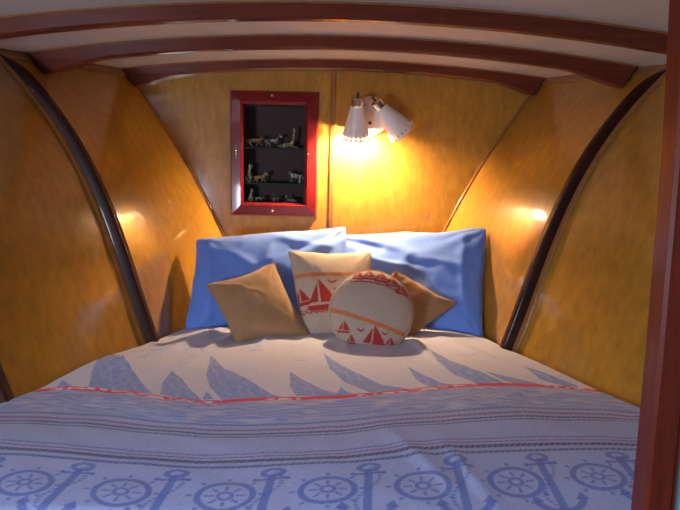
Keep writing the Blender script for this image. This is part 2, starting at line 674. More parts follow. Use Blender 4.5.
def paint_spread(X, Y):
    v = design_v(X, Y)
    c = np.empty(X.shape + (3,))
    g = sstep(-0.01, 0.02, v)[..., None]
    c[:] = GROUND * (1 - g) + GROUND2 * g

    def put(mask, colr, a=1.0):
        m_ = (np.clip(mask, 0, 1) * a)[..., None]
        c[:] = c * (1 - m_) + colr * m_

    e = 0.0012
    # sails with pale rigging lines, above the red line
    for P in SAILS:
        mk = poly_mask(X, Y, P) & (v < 0)
        xm = sum(p[0] for p in P) / len(P)
        st = np.abs(((X - xm) * 30 + (Y) * 14 + vnoise(X * 25, Y * 25, 9) * 0.6) % 1.0 - 0.5)
        put(mk * (0.86 + 0.14 * vnoise(X * 120, Y * 120, 6)), MID)
        put(mk * (1 - sstep(0.03, 0.07, st)), GROUND, 0.4)
    # gulls
    for gx, gy in ((120, 372), (150, 353), (255, 352), (300, 362), (395, 357), (470, 356)):
        p = atz(gx, gy, 0.862)
        for s_ in (-1, 1):
            put(1 - sstep(0.001, 0.003, seg(X, Y, p.x, p.y, p.x + s_ * 0.02, p.y + 0.008)), MID, 0.8)
    # waves
    w = np.sin((v * 420 + 3.6 * vnoise(X * 22, v * 50, 2) + 1.5 * np.sin(X * 60 + v * 90))) + 0.9 * vnoise(X * 30, v * 120, 7)
    zone = sstep(0.004, 0.012, v) * (1 - sstep(0.105, 0.120, v))
    put(sstep(0.15, 0.7, w) * zone, MID, 0.85)
    put(sstep(0.2, 0.8, vnoise(X * 22 + 4, v * 90 + 3, 17)) * zone, GROUND, 0.45)
    # red line broken with white
    wob = 0.0025 * vnoise(X * 30, X * 0, 12)
    dash = sstep(-0.1, 0.15, vnoise(X * 9, X * 0 + 3.5, 21))
    put(1 - sstep(0.0085, 0.0105, np.abs(v - wob)), RED, 1.0)
    put((1 - sstep(0.0045, 0.0065, np.abs(v - wob + 0.003 * np.sign(vnoise(X * 12, X * 0, 31))))) * dash * sstep(-0.2, 0.1, vnoise(X * 90, v * 200, 8)), np.array((0.75, 0.66, 0.66)), 0.9)
    # two bands of twisted cords
    for vc, s_ in ((V1, 1), (V2, 1)):
        for off, colr, hw, per in ((-0.034, MID * 0.6, 0.0032, 0.013), (-0.012, PURPLE, 0.0034, 0.013), (0.009, DARK, 0.0052, 0.013), (0.031, MID * 0.4, 0.0038, 0.013)):
            ph = np.abs(((X + (v - vc) * 0.8) / per) % 1.0 - 0.5)
            put((1 - sstep(hw, hw + e, np.abs(v - vc - off))), colr, 0.60)
            put((1 - sstep(hw, hw + e, np.abs(v - vc - off))) * (1 - sstep(0.25, 0.36, ph)), colr, 0.85)
    # third pair below the anchors
    for off in (0.62, 0.645):
        put(1 - sstep(0.003, 0.0045, np.abs(v - off)), MID * 0.6, 0.8)
    # ship's wheels
    for i, wx in enumerate(WHEELX):
        dx = X - wx
        dy = (v - V3) * 1.22
        near = (np.abs(dx) < 0.09) & (np.abs(dy) < 0.12)
        if not near.any():
            continue
        r = np.hypot(dx, dy)
        th = np.arctan2(dy, dx)
        put(1 - sstep(0.0055, 0.0055 + e, np.abs(r - 0.050)), NAVY, 0.8)
        put(1 - sstep(0.0035, 0.0035 + e, np.abs(r - 0.0125)), NAVY, 0.75)
        q = (th / (pi / 4)) % 1.0
        ang = np.minimum(q, 1 - q) * (pi / 4)
        t = r * np.sin(ang)
        put((1 - sstep(0.0026, 0.0026 + e, t)) * ((r > 0.0195) & (r < 0.037)), NAVY, 0.75)
        put((1 - sstep(0.0030, 0.0030 + e, t)) * ((r > 0.060) & (r < 0.071)), NAVY, 0.75)
    # anchors
    for ax in ANCH:
        dx = X - ax
        dy = v - V3
        lean = 0.08 * dy
        dx = dx + lean
        near = (np.abs(dx) < 0.08)
        if not near.any():
            continue
        r = np.hypot(dx, (dy + 0.072) * 1.55)
        put(1 - sstep(0.0058, 0.0070, np.abs(r - 0.0190)), NAVY, 0.8)
        put(1 - sstep(0.0030, 0.0042, seg(dx, dy, -0.030, -0.048, 0.030, -0.052)), NAVY, 0.8)
        for s_ in (-1, 1):
            put(1 - sstep(0.0045, 0.0055, np.hypot(dx - s_ * 0.031, dy + 0.050)), NAVY, 0.8)
        put(1 - sstep(0.0075, 0.0087, seg(dx, dy, 0, -0.060, 0, 0.085)), NAVY, 0.78)
        ra = np.hypot(dx, (dy - 0.050) * 1.25)
        arc = (dy > 0.056)
        put((1 - sstep(0.007, 0.0082, np.abs(ra - 0.046))) * arc, NAVY, 0.8)
        for s_ in (-1, 1):
            P = [(s_ * 0.046, 0.040), (s_ * 0.058, 0.062), (s_ * 0.030, 0.058)]
            put(poly_mask(dx, dy, P).astype(float), NAVY, 0.8)
        # rope twined round the shank
        rope = dx - (0.022 * np.sin((dy + 0.08) * 38))
        rp = (1 - sstep(0.0035, 0.005, np.abs(rope))) * ((dy > -0.075) & (dy < 0.085))
        put(rp * (1 - sstep(0.3, 0.38, np.abs(((dy * 110) % 1) - 0.5))), NAVY, 0.7)
    # woven grain
    n = vnoise(X * 230, Y * 230, 41)
    c *= (1 + 0.06 * n)[..., None]
    return np.clip(c, 0, 1)


NX, NY = 1150, 620
FY, BY = 1.002, 2.742
tt = np.linspace(0, 1, NY)
ys = FY + (BY - FY) * (tt * 0.72 + 0.28 * tt ** 2)
U = np.linspace(-1, 1, NX)
UU, YY = np.meshgrid(U, ys)
HB = hull(YY, 0.855 + 0 * YY) - 0.006
XX = UU * HB
ZZ = bed_z(XX, YY, UU)
XX = np.sign(UU) * np.minimum(np.abs(XX), hull(YY, ZZ) - 0.005)
DYE = paint_spread(XX, YY)
# the front edge rolls over and hangs
nd = 40
drop = np.linspace(0.30, 0.0, nd, endpoint=False)
r_ = 0.03
XD = np.repeat(XX[:1], nd, 0)
ZD = ZZ[:1] - drop[:, None] + 0 * XD
YD = FY + 0.0 * XD - 0.0
roll = sstep(0.0, 0.05, (YY - FY))
ZZ = ZZ - 0.02 * (1 - roll) ** 2
ZD = ZZ[:1] - drop[:, None] + 0 * XD
YD = YD + 0.003 * np.sin(XD * 30) * (drop[:, None] / 0.3)
XD = np.clip(XD, -0.99, 0.99)
DD = np.repeat(DYE[:1], nd, 0)
Xa, Ya, Za = np.vstack([XD, XX]), np.vstack([YD, YY]), np.vstack([ZD, ZZ])
Da = np.concatenate([DD, DYE], 0)


def grid_mesh(name, X, Y, Z, dye=None, flip=False):
    ny, nx = X.shape
    me = bpy.data.meshes.new(name)
    nv = nx * ny
    idx = np.arange(nv).reshape(ny, nx)
    q = np.stack([idx[:-1, :-1], idx[:-1, 1:], idx[1:, 1:], idx[1:, :-1]], -1).reshape(-1, 4)
    if flip:
        q = q[:, ::-1]
    me.vertices.add(nv)
    me.vertices.foreach_set('co', np.stack([X, Y, Z], -1).reshape(-1).astype(np.float32))
    nf = len(q)
    me.loops.add(nf * 4)
    me.loops.foreach_set('vertex_index', q.reshape(-1).astype(np.int32))
    me.polygons.add(nf)
    me.polygons.foreach_set('loop_start', (np.arange(nf) * 4).astype(np.int32))
    me.update(calc_edges=True)
    if dye is not None:
        put_dye(me, dye.reshape(-1, 3))
    return me


def put_dye(me, rgb):
    at_ = me.color_attributes.new('dye', 'FLOAT_COLOR', 'POINT')
    full = np.ones((len(me.vertices), 4), np.float32)
    full[:, :3] = rgb
    at_.data.foreach_set('color', full.reshape(-1))


spread = link('bedspread', grid_mesh('bedspread', Xa, Ya, Za, Da), 'spread', None, (0, 1.8, BZ), True)
tag(spread, 'woven nautical bedspread with blue sails, anchors and ship wheels and a red line', 'bedspread')

# mattress under the spread, following the hull
mb = MB()
rings = []
for y in np.linspace(FY + 0.02, BY - 0.01, 24):
    b1 = float(hull(y, 0.80)) - 0.02
    b0 = float(hull(y, 0.66)) - 0.02
    rings.append([(-b0, y, 0.66), (b0, y, 0.66), (b1, y, 0.80), (b1 - 0.03, y, 0.822), (-b1 + 0.03, y, 0.822), (-b1, y, 0.80)])
mb.sweep(rings)
tag(auto_smooth(mb.build('mattress', 'mattress', None, (0, 1.8, 0.66))), 'pale mattress hidden under the nautical bedspread', 'mattress')
# berth platform below
mb = MB()
rings = []
for y in np.linspace(FY + 0.02, BY - 0.01, 24):
    b0 = float(hull(y, 0.62)) - 0.02
    rings.append([(-b0, y, 0.62), (b0, y, 0.62), (b0, y, 0.6595), (-b0, y, 0.6595)])
mb.sweep(rings)
mb.box(-0.9, 0.9, FY + 0.02, FY + 0.04, 0.0, 0.6199)
structure(mb.build('trim_%d' % k, 'ply_back'))
k += 1


# ------------------------------------------------------------------ pillows and cushions
def pillow(name, mat, label, cat, TL, TR, BR, BL, tf, tb, n=72, bow=0.05, power=0.5, wr=0.006, seed=1, painter=None, group=None,
           smat=None, sag=0.0, corner=0.02, creases=()):
    TL, TR, BR, BL = (Vector(p) for p in (TL, TR, BR, BL))
    c = (TL + TR + BR + BL) / 4
    nrm = ((TR + BR - TL - BL).cross(TL + TR - BL - BR)).normalized()
    if nrm.y > 0:
        nrm = -nrm
    u = np.linspace(-1, 1, n)
    # finer near the edges
    u = np.sin(u * pi / 2) * 0.5 + u * 0.5
    A, B = np.meshgrid(u, u)
    a = A * (1 - bow * (1 - B ** 2))
    b = B * (1 - bow * (1 - A ** 2))
    a = a * (1 - corner * B ** 10)
    b = b * (1 - corner * A ** 10)
    b = b + 0.035 * vnoise(A * 2.2 + seed, A * 0 + seed, 51) * sstep(0.2, 1, B) * (1 - A ** 4) + 0.01 * vnoise(A * 7 + seed, A * 0 + seed, 53) * np.abs(B) ** 3
    a = a + 0.012 * vnoise(B * 3 + seed, B * 0 + 3, 52) * np.abs(A) ** 3
    W = [((1 - a) * (1 + b) / 4), ((1 + a) * (1 + b) / 4), ((1 + a) * (1 - b) / 4), ((1 - a) * (1 - b) / 4)]
    P = sum(w[..., None] * np.array(p)[None, None, :] for w, p in zip(W, (TL, TR, BR, BL)))
    prof = (np.clip((1 - A ** 2), 0, 1) * np.clip((1 - B ** 2), 0, 1))
    h = prof ** power
    h = h * (1 - sag * sstep(-0.2, 1.0, B))
    edge = np.clip(prof, 0, 1) ** 0.35
    rs = np.random.RandomState(seed)

    def wrinkles(off):
        w = 0.55 * vnoise(A * 3 + off + 7, B * 3 + off, seed) + 0.3 * vnoise(A * 7 + off + 3, B * 5 + 9, seed + 1)
        # gathers fanning out from the corners
        for i, (ca, cb) in enumerate(((-1, 1), (1, 1), (1, -1), (-1, -1))):
            da, db = A - ca, B - cb
            rr = np.hypot(da, db)
            th = np.arctan2(db, da)
            w = w + 0.8 * np.sin(th * (9 + i) + 2.2 * vnoise(rr * 2 + i, th * 2, seed + 5) + off) * np.exp(-rr / 0.55) * sstep(0.0, 0.2, rr)
        # soft folds crossing the cloth
        for j in range(4):
            an = rs.uniform(0, pi)
            ph = rs.uniform(-0.7, 0.7)
            t = A * cos(an) + B * sin(an) - ph + 0.25 * vnoise(A * 2 + j, B * 2, seed + j)
            w = w + 0.9 * np.exp(-(t / 0.11) ** 2) * sstep(-0.4, 0.4, vnoise(A * 1.5 + j * 3, B * 1.5, seed + 9 + j))
        return w * wr * edge

    nn = np.array(nrm)
    wf = wrinkles(0.0)
    for (a0, b0, a1, b1, wd, amp) in creases:
        d_ = seg(A, B, a0, b0, a1, b1)
        wf = wf + amp * np.exp(-(d_ / wd) ** 2) * edge
    front = P + nn * (h * tf + wf)[..., None]
    back = P - nn * (h * tb)[..., None]
    nv = n * n
    idx = np.arange(nv).reshape(n, n)
    bidx = idx + nv
    ring = np.zeros((n, n), bool)
    ring[0, :] = ring[-1, :] = ring[:, 0] = ring[:, -1] = True
    bidx = np.where(ring, idx, bidx)
    q1 = np.stack([idx[:-1, :-1], idx[:-1, 1:], idx[1:, 1:], idx[1:, :-1]], -1).reshape(-1, 4)
    q2 = np.stack([bidx[:-1, :-1], bidx[1:, :-1], bidx[1:, 1:], bidx[:-1, 1:]], -1).reshape(-1, 4)
    V = np.concatenate([front.reshape(-1, 3), back.reshape(-1, 3)])
    used = np.unique(np.concatenate([q1.ravel(), q2.ravel()]))
    remap = -np.ones(2 * nv, int)
    remap[used] = np.arange(len(used))
    Fq = np.concatenate([remap[q1], remap[q2]])
    me = bpy.data.meshes.new(name)
    me.from_pydata(V[used].tolist(), [], Fq.tolist())
    me.update()
    if painter is not None:
        d = painter(A, B)
        full = np.concatenate([d.reshape(-1, 3), d.reshape(-1, 3)])
        put_dye(me, full[used])
    # piped or stitched seam round the edge is its own small part
    o = link(name, me, mat, None, (c.x, c.y, min(TL.z, TR.z, BR.z, BL.z)), True)
    tag(o, label, cat, group)
    # seam
    loop = [P[0, i] for i in range(n)] + [P[i, -1] for i in range(1, n)] + [P[-1, i] for i in range(n - 2, -1, -1)] + [P[i, 0] for i in range(n - 2, 0, -1)]
    loop = loop[::3]
    mb = MB()
    L = [Vector(p) for p in loop]
    rings = []
    N = len(L)
    for i in range(N + 1):
        p = L[i % N]
        d_ = (L[(i + 1) % N] - L[(i - 1) % N]).normalized()
        s_ = d_.cross(nrm).normalized()
        rr = 0.0025
        rings.append([p + (nrm * cos(t) + s_ * sin(t)) * rr for t in np.linspace(0, 2 * pi, 6, endpoint=False)])
    mb.sweep(rings, True, False)
    mb.build('seam', smat or mat, o, smooth=True) if (smat or mat) not in ('tapestry', 'tapestry_rib') else mb.build('seam', 'cream_cord', o, smooth=True)
    return o


BB = BZ + 0.020
def atx(px, y, z):
    """point on the bed at depth y seen in column px"""
    p = at(px, 340, y)
    return Vector((p.x, y, z))


pillow('bed_pillow', 'blue', 'rumpled blue bed pillow on the left, propped behind the tan and square cushions', 'pillow',
       at(196, 239, 2.42), at(346, 226, 2.55), atx(354, 2.36, BB + 0.005), at(184, 334, 2.23), 0.072, 0.06, 110, 0.045, 0.48, 0.008, 3, group='blue bed pillows', corner=0.02,
       creases=((-0.85, 0.9, -0.75, -0.9, 0.06, 0.010), (-0.8, 0.9, -0.3, 0.2, 0.09, 0.010), (0.1, 0.8, 0.7, 0.5, 0.10, 0.010), (0.0, 0.9, -0.1, 0.3, 0.08, 0.006), (0.9, 0.8, 0.3, 0.5, 0.09, -0.008)))
pillow('bed_pillow', 'blue', 'smoother blue bed pillow on the right, propped against the bulkhead', 'pillow',
       at(330, 235, 2.67), at(488, 228, 2.44), at(483, 342, 2.20), atx(336, 2.50, BB + 0.005), 0.072, 0.055, 110, 0.045, 0.48, 0.007, 11, group='blue bed pillows', corner=0.02,
       creases=((0.75, 0.85, 0.85, -0.9, 0.06, 0.010), (-0.5, 0.8, 0.1, 0.4, 0.10, 0.009), (-0.6, 0.3, 0.0, 0.1, 0.09, 0.007), (-0.9, 0.85, -0.3, 0.5, 0.08, -0.007)))

tl, tr, br, bl = at(206, 285, 2.20), at(274, 263, 2.29), at(310, 335, 2.155), at(236, 345, 2.06)
bl.z = max(bl.z, BB - 0.008)
pillow('throw_cushion', 'tan', 'plain tan cushion on the left, tipped on its corner before the blue pillow', 'cushion', tl, tr, br, bl, 0.052, 0.045, 64, 0.07, 0.5, 0.003, 21, group='plain tan cushions')
pillow('throw_cushion', 'tan', 'plain tan cushion on the right, half hidden behind the round cushion', 'cushion',
       at(396, 271, 2.30), at(458, 303, 2.26), at(403, 345, 2.15), at(345, 306, 2.33), 0.040, 0.040, 64, 0.07, 0.5, 0.003, 25, group='plain tan cushions')

CREAM = np.array((0.58, 0.46, 0.34))
BRICK = np.array((0.50, 0.045, 0.035))
ORANGE = np.array((0.78, 0.24, 0.07))


def boat(X, Y, cx, cy, s, c, colr, gap=True):
    """a little gaff sloop"""
    x, y = (X - cx) / s, (Y - cy) / s
    mk = poly_mask(x, y, [(-0.05, 0.12), (-0.05, 1.0), (0.25, 0.62), (0.60, 0.12)])
    mk |= poly_mask(x, y, [(-0.14, 0.14), (-0.10, 0.85), (-0.50, 0.16)])
    mk |= poly_mask(x, y, [(-0.62, 0.06), (0.70, 0.06), (0.50, -0.14), (-0.48, -0.14)])
    c[mk] = colr


def rope(X, Y, y0, slope, hw, c, colr, per=0.06):
    d = Y - (y0 + slope * X)
    ph = ((X + d * 0.9) / per) % 1.0
    mk = np.abs(d) < hw
    c[mk] = colr
    mk2 = mk & (ph < 0.28)
    c[mk2] = colr * 0.5 + CREAM * 0.08


def paint_square(A, B):
    c = np.empty(A.shape + (3,))
    c[:] = CREAM
    rope(A, B, 0.34, 0.0, 0.05, c, ORANGE, 0.085)
    boat(A, B, -0.42, -0.42, 0.66, c, BRICK)
    boat(A, B, -0.92, -0.30, 0.36, c, BRICK)
    # lighthouse
    mk = poly_mask(A, B, [(0.30, -0.30), (0.36, 0.10), (0.33, 0.12), (0.42, 0.26), (0.51, 0.12), (0.48, 0.10), (0.54, -0.30)])
    c[mk] = BRICK
    for gx, gy in ((0.05, -0.10), (-0.1, 0.12), (0.8, 0.0)):
        d = np.minimum(seg(A, B, gx, gy, gx + 0.11, gy + 0.06), seg(A, B, gx, gy, gx - 0.11, gy + 0.07))
        c[d < 0.022] = BRICK
    boat(A, B, 0.85, -0.40, 0.5, c, BRICK)
    mk = np.abs(B + 0.53 + 0.02 * np.sin(A * 40)) < 0.025
    c[mk] = BRICK * 0.7 + CREAM * 0.25
    w = np.sin(A * 40) * 0.02
    mk = (np.abs(B + 0.47 + w) < 0.012)
    c[mk] = BRICK
    return c


pillow('throw_cushion', 'tapestry', 'square cream cushion woven with red sailing boats and a lighthouse', 'cushion',
       at(288, 251, 2.34), at(371, 252, 2.38), at(378, 334, 2.21), at(302, 337, 2.165), 0.05, 0.045, 150, 0.05, 0.5, 0.0025, 31, painter=paint_square)


def round_cushion():
    ctr = at(371, 312, 2.14)
    n = Vector((0.03, -0.90, 0.42)).normalized()
    up = (Vector((0.12, 0, 1)) - n * Vector((0.12, 0, 1)).dot(n)).normalized()
    rt = up.cross(n)
    if rt.x < 0:
        rt = -rt
    R = 0.140
    nr, nt = 90, 200
    V, D = [], []
    rr = np.sin(np.linspace(0, 1, nr) * pi / 2)
    th = np.linspace(0, 2 * pi, nt, endpoint=False)
    RR, TH = np.meshgrid(rr, th, indexing='ij')
    A = RR * np.cos(TH)
    B = RR * np.sin(TH)
    c = np.empty(A.shape + (3,))
    c[:] = CREAM * np.array((0.93, 0.93, 0.98))
    for i, bx in enumerate((-0.44, -0.17, 0.12, 0.41, 0.66)):
        boat(A, B, bx, (0.72, 0.75, 0.72, 0.66, 0.50)[i], (0.26, 0.27, 0.30, 0.30, 0.30)[i], c, BRICK)
    line = np.abs(B - (0.63 - 0.10 * (A - 0.1) - 0.22 * (A - 0.05) ** 2)) < 0.018
    c[line & (A > -0.62)] = BRICK
    rope(A, B, -0.33, -0.20, 0.05, c, ORANGE, 0.085)
    boat(A, B, 0.12, -0.90, 0.52, c, BRICK)
    boat(A, B, -0.62, -0.62, 0.26, c, BRICK)
    boat(A, B, -0.42, -0.86, 0.2, c, BRICK)
    boat(A, B, 0.52, -0.80, 0.22, c, BRICK)
    for gx, gy in ((-0.22, -0.58), (0.36, -0.58)):
        d = np.minimum(seg(A, B, gx, gy, gx + 0.07, gy + 0.05), seg(A, B, gx, gy, gx - 0.07, gy + 0.05))
        c[d < 0.018] = BRICK
    h = (1 - RR ** 2.4) ** 0.55 * 0.045 + 0.020 + 0.0012 * vnoise(A * 6 + 3, B * 6, 77)
    nn, rv, uv, cc = (np.array(v) for v in (n, rt, up, ctr))
    base = cc + rv * (A * R)[..., None] + uv * (B * R * 1.0)[..., None]
    front = (base + nn * h[..., None]).reshape(-1, 3)
    back = (base - nn * (h * 0.8)[..., None]).reshape(-1, 3)
    nv = nr * nt
    F = []
    for i in range(nr - 1):
        for j in range(nt):
            k2 = (j + 1) % nt
            F.append((i * nt + j, (i + 1) * nt + j, (i + 1) * nt + k2, i * nt + k2))
            F.append((nv + i * nt + j, nv + i * nt + k2, nv + (i + 1) * nt + k2, nv + (i + 1) * nt + j))
    i = nr - 1
    # side band: a bulging wall between the two faces
    side = []
    nb = 6
    for s_ in range(1, nb):
        t = s_ / nb
        hh = 0.020 - t * 0.036
        bul = 0.006 * sin(pi * t)
        for j in range(nt):
            a_ = th[j]
            side.append(cc + (rv * cos(a_) + uv * sin(a_)) * (R + bul) + nn * hh)
    V = np.concatenate([front, back, np.array(side)])
    ids = [[i * nt + j for j in range(nt)]] + [[2 * nv + s_ * nt + j for j in range(nt)] for s_ in range(nb - 1)] + [[nv + i * nt + j for j in range(nt)]]
    for s_ in range(nb):
        for j in range(nt):
            k2 = (j + 1) % nt
            F.append((ids[s_][j], ids[s_ + 1][j], ids[s_ + 1][k2], ids[s_][k2]))
    me = bpy.data.meshes.new('round')
    me.from_pydata(V.tolist(), [], F)
    me.update()
    full = np.concatenate([c.reshape(-1, 3)] * 2 + [np.tile(CREAM, (len(side), 1))])
    put_dye(me, full)
    o = link('throw_cushion', me, 'tapestry_rib', None, (ctr.x, ctr.y, ctr.z - R), True)
    tag(o, 'round cream ridged cushion with a row of red boats and an orange rope', 'cushion')
    mb = MB()
    for hh in (0.019,):
        rings = []
        for q in range(73):
            a_ = 2 * pi * q / 72
            d = rt * cos(a_) + up * sin(a_)
            p = ctr + d * (R + 0.001) + n * hh
            rings.append([p + (d * cos(t) + n * sin(t)) * 0.0035 for t in np.linspace(0, 2 * pi, 8, endpoint=False)])
        mb.sweep(rings, True, False)
    mb.build('piping', 'cream_cord', o, smooth=True)


round_cushion()


# ------------------------------------------------------------------ display cabinet
def cabinet():
    root = thing('display_cabinet', 'red mahogany framed glass display cabinet let into the bulkhead, holding animal figurines', 'cabinet', ((CX0 + CX1) / 2, WALL, CZ0))

    def loop(prof, name, mat, bev=0):
        mb = MB()
        rings = []
        for (o_, y) in prof + prof[:1]:
            rings.append([(CX0 + o_, y, CZ0 + o_), (CX1 - o_, y, CZ0 + o_), (CX1 - o_, y, CZ1 - o_), (CX0 + o_, y, CZ1 - o_)])
        mb.sweep(rings, True, False)
        return mb.build(name, mat, root)
    loop([(0.0, WALL - 0.0005), (0.0, WALL - 0.018), (0.003, WALL - 0.022), (0.040, WALL - 0.026), (0.045, WALL - 0.024), (0.046, WALL - 0.016), (0.052, WALL - 0.013), (0.052, WALL - 0.004), (0.042, WALL - 0.0005)], 'frame', 'redwood')
    # narrow pale moulding outside the frame
    loop([(-0.006, WALL - 0.0005), (-0.006, WALL - 0.005), (-0.0003, WALL - 0.006), (-0.0003, WALL - 0.0005)], 'outer_moulding', 'trim')
    D = 0.11
    mb = MB()
    t = 0.008
    x0, x1, z0, z1 = HX0 + 0.001, HX1 - 0.001, HZ0 + 0.001, HZ1 - 0.001
    y0, y1 = WALL + 0.001, WALL + D
    mb.box(x0, x0 + t, y0, y1, z0, z1)
    mb.box(x1 - t, x1, y0, y1, z0, z1)
    mb.box(x0 + t, x1 - t, y0, y1, z0, z0 + t)
    mb.box(x0 + t, x1 - t, y0, y1, z1 - t, z1)
    mb.build('case', 'box', root)
    MB().box(x0, x1, y1, y1 + 0.006, z0, z1).build('back_panel', 'box', root)
    for zz in (SH1, SH2):
        MB().box(x0 + t + 0.0005, x1 - t - 0.0005, y0 + 0.006, y1 - 0.0005, zz - 0.005, zz).build('shelf', 'shelf', root)
    MB().box(CX0 + 0.044, CX1 - 0.044, WALL - 0.010, WALL - 0.007, CZ0 + 0.044, CZ1 - 0.044).build('glass_pane', 'glass', root)
    xc = (CX0 + CX1) / 2
    zc = 1.482
    for p in ((272, 95.5), (308, 154), (272, 211)):
        q = at(*p, WALL - 0.026)
        MB().lathe((q.x, WALL - 0.0225, q.z), (0, -1, 0), [(0, 0.0052), (0.003, 0.0052), (0.005, 0.0040), (0.0055, 0.001)], 12).build('screw', 'brass', root, smooth=True)
    q = at(236, 152, WALL - 0.026)
    h = MB()
    h.box(q.x - 0.005, q.x + 0.005, WALL - 0.028, WALL - 0.023, q.z - 0.026, q.z + 0.028)
    lt = h.build('latch', 'chrome', root, bevel=0.0015)
    MB().tube([(q.x, WALL - 0.028, q.z + 0.018), (q.x, WALL - 0.036, q.z + 0.006), (q.x, WALL - 0.028, q.z - 0.020)], 0.003, 8).build('latch_lever', 'chrome', lt, smooth=True)
    return root


SH1, SH2, SH3 = 1.513, 1.363, HZ0 + 0.009
cabinet()


def skin(name, mat, base, verts, edges, label, rot=0.0, s=1.0):
    """one continuous little figure grown round a skeleton; verts: (x, y, z, radius)"""
    me = bpy.data.meshes.new(name)
    me.from_pydata([(v[0] * s, v[1] * s, v[2] * s) for v in verts], edges, [])
    o = bpy.data.objects.new(name, me)
    col.objects.link(o)
    md = o.modifiers.new('skin', 'SKIN')
    md.use_smooth_shade = True
    for i, v in enumerate(verts):
        me.skin_vertices[0].data[i].radius = (v[3] * s, v[3] * s)
    me.skin_vertices[0].data[0].use_root = True
    sb = o.modifiers.new('sub', 'SUBSURF')
    sb.levels = sb.render_levels = 2
    dg = bpy.context.evaluated_depsgraph_get()
    m2 = bpy.data.meshes.new_from_object(o.evaluated_get(dg))
    bpy.data.objects.remove(o)
    zmin = min(v.co.z for v in m2.vertices)
    m2.transform(Matrix.Translation((0, 0, -zmin)))
    m2.materials.clear()
    m2.materials.append(M[mat])
    m2.polygons.foreach_set('use_smooth', [True] * len(m2.polygons))
    o = bpy.data.objects.new(name, m2)
    o.location = base
    o.rotation_euler = (0, 0, rot)
    col.objects.link(o)
    tag(o, label, 'figurine', 'animal figurines in the glass cabinet')
    return o


def quad(L=1.0, body=0.17, leg=0.45, neck=(0.25, 0.3), head=0.1, tail=(-0.25, -0.2), stride=0.12, legr=0.05, mane=0.0):
    """standing or walking animal facing +x, body length L"""
    h = leg
    v = [(0, 0, h + body, body), (0.38 * L, 0, h + body * 1.1, body * 0.95), (-0.38 * L, 0, h + body, body * 0.9)]
    e = [(0, 1), (0, 2)]
    nx, nz = neck
    v.append((0.38 * L + nx * 0.6, 0, h + body * 1.3 + nz * 0.6, body * 0.6 + mane))
    v.append((0.38 * L + nx, 0, h + body * 1.5 + nz, head + mane * 0.5))
    v.append((0.38 * L + nx + head * 2.4, 0, h + body * 1.5 + nz - head * 1.2, head * 0.55))
    e += [(1, 3), (3, 4), (4, 5)]
    for sx, x0, base in ((1, 0.38 * L, 1), (-1, -0.38 * L, 2)):
        for sy in (-1, 1):
            i = len(v)
            st = stride * sy * sx
            back = 0.05 if sx < 0 else -0.02
            v.append((x0 + st * 0.4, sy * body * 0.55, h * 0.75, legr * 1.6))
            v.append((x0 + st * 0.7 - back, sy * body * 0.6, h * 0.38, legr))
            v.append((x0 + st, sy * body * 0.6, 0.04, legr * 0.9))
            v.append((x0 + st + 0.06, sy * body * 0.6, 0.03, legr * 0.9))
            e += [(base, i), (i, i + 1), (i + 1, i + 2), (i + 2, i + 3)]
    i = len(v)
    v.append((-0.38 * L - body, 0, h + body * 1.2, 0.035))
    v.append((-0.38 * L - body + tail[0], 0, h + body * 1.2 + tail[1], 0.03))
    e += [(2, i), (i, i + 1)]
    # ears
    for sy in (-1, 1):
        j = len(v)
        v.append((0.38 * L + nx - 0.02, sy * head * 0.8, h + body * 1.5 + nz + head * 1.5, 0.03))
        e.append((4, j))
    return v, e


def lying(neck_h=0.9, head=0.1):
    """animal lying with its neck raised, facing +x"""
    v = [(0, 0, 0.17, 0.17), (0.30, 0, 0.19, 0.15), (-0.32, 0, 0.16, 0.15), (0.42, 0, 0.22 + neck_h * 0.35, 0.09), (0.46, 0, 0.22 + neck_h * 0.75, 0.07),
         (0.48, 0, 0.24 + neck_h, head), (0.66, 0, 0.18 + neck_h, head * 0.55), (0.44, -0.06, 0.24 + neck_h + 0.2, 0.03), (0.44, 0.06, 0.24 + neck_h + 0.2, 0.03),
         (0.40, -0.16, 0.08, 0.06), (0.75, -0.16, 0.05, 0.045), (0.40, 0.16, 0.08, 0.06), (0.75, 0.16, 0.05, 0.045), (-0.45, -0.18, 0.08, 0.07), (-0.1, -0.22, 0.05, 0.045),
         (-0.45, 0.18, 0.08, 0.07), (-0.1, 0.22, 0.05, 0.045), (-0.6, 0, 0.10, 0.03)]
    e = [(0, 1), (0, 2), (1, 3), (3, 4), (4, 5), (5, 6), (5, 7), (5, 8), (1, 9), (9, 10), (1, 11), (11, 12), (2, 13), (13, 14), (2, 15), (15, 16), (2, 17)]
    return v, e


def sitting():
    v = [(0, 0, 0.22, 0.20), (0.06, 0, 0.50, 0.15), (0.10, 0, 0.76, 0.10), (0.16, 0, 0.95, 0.12), (0.32, 0, 0.90, 0.07),
         (0.16, -0.10, 0.45, 0.06), (0.24, -0.10, 0.05, 0.05), (0.16, 0.10, 0.45, 0.06), (0.24, 0.10, 0.05, 0.05),
         (-0.02, -0.20, 0.12, 0.09), (0.22, -0.22, 0.04, 0.045), (-0.02, 0.20, 0.12, 0.09), (0.22, 0.22, 0.04, 0.045), (-0.28, 0, 0.06, 0.035), (0.12, -0.08, 1.10, 0.03), (0.12, 0.08, 1.10, 0.03)]
    e = [(0, 1), (1, 2), (2, 3), (3, 4), (1, 5), (5, 6), (1, 7), (7, 8), (0, 9), (9, 10), (0, 11), (11, 12), (0, 13), (3, 14), (3, 15)]
    return v, e


def fig(px, y, sh, kind, mat, s, rot, label):
    p = at(px, 170, y)
    v, e = kind
    return skin('animal_figurine', mat, (p.x, y, sh + 0.0003), v, e, label, rot, s)


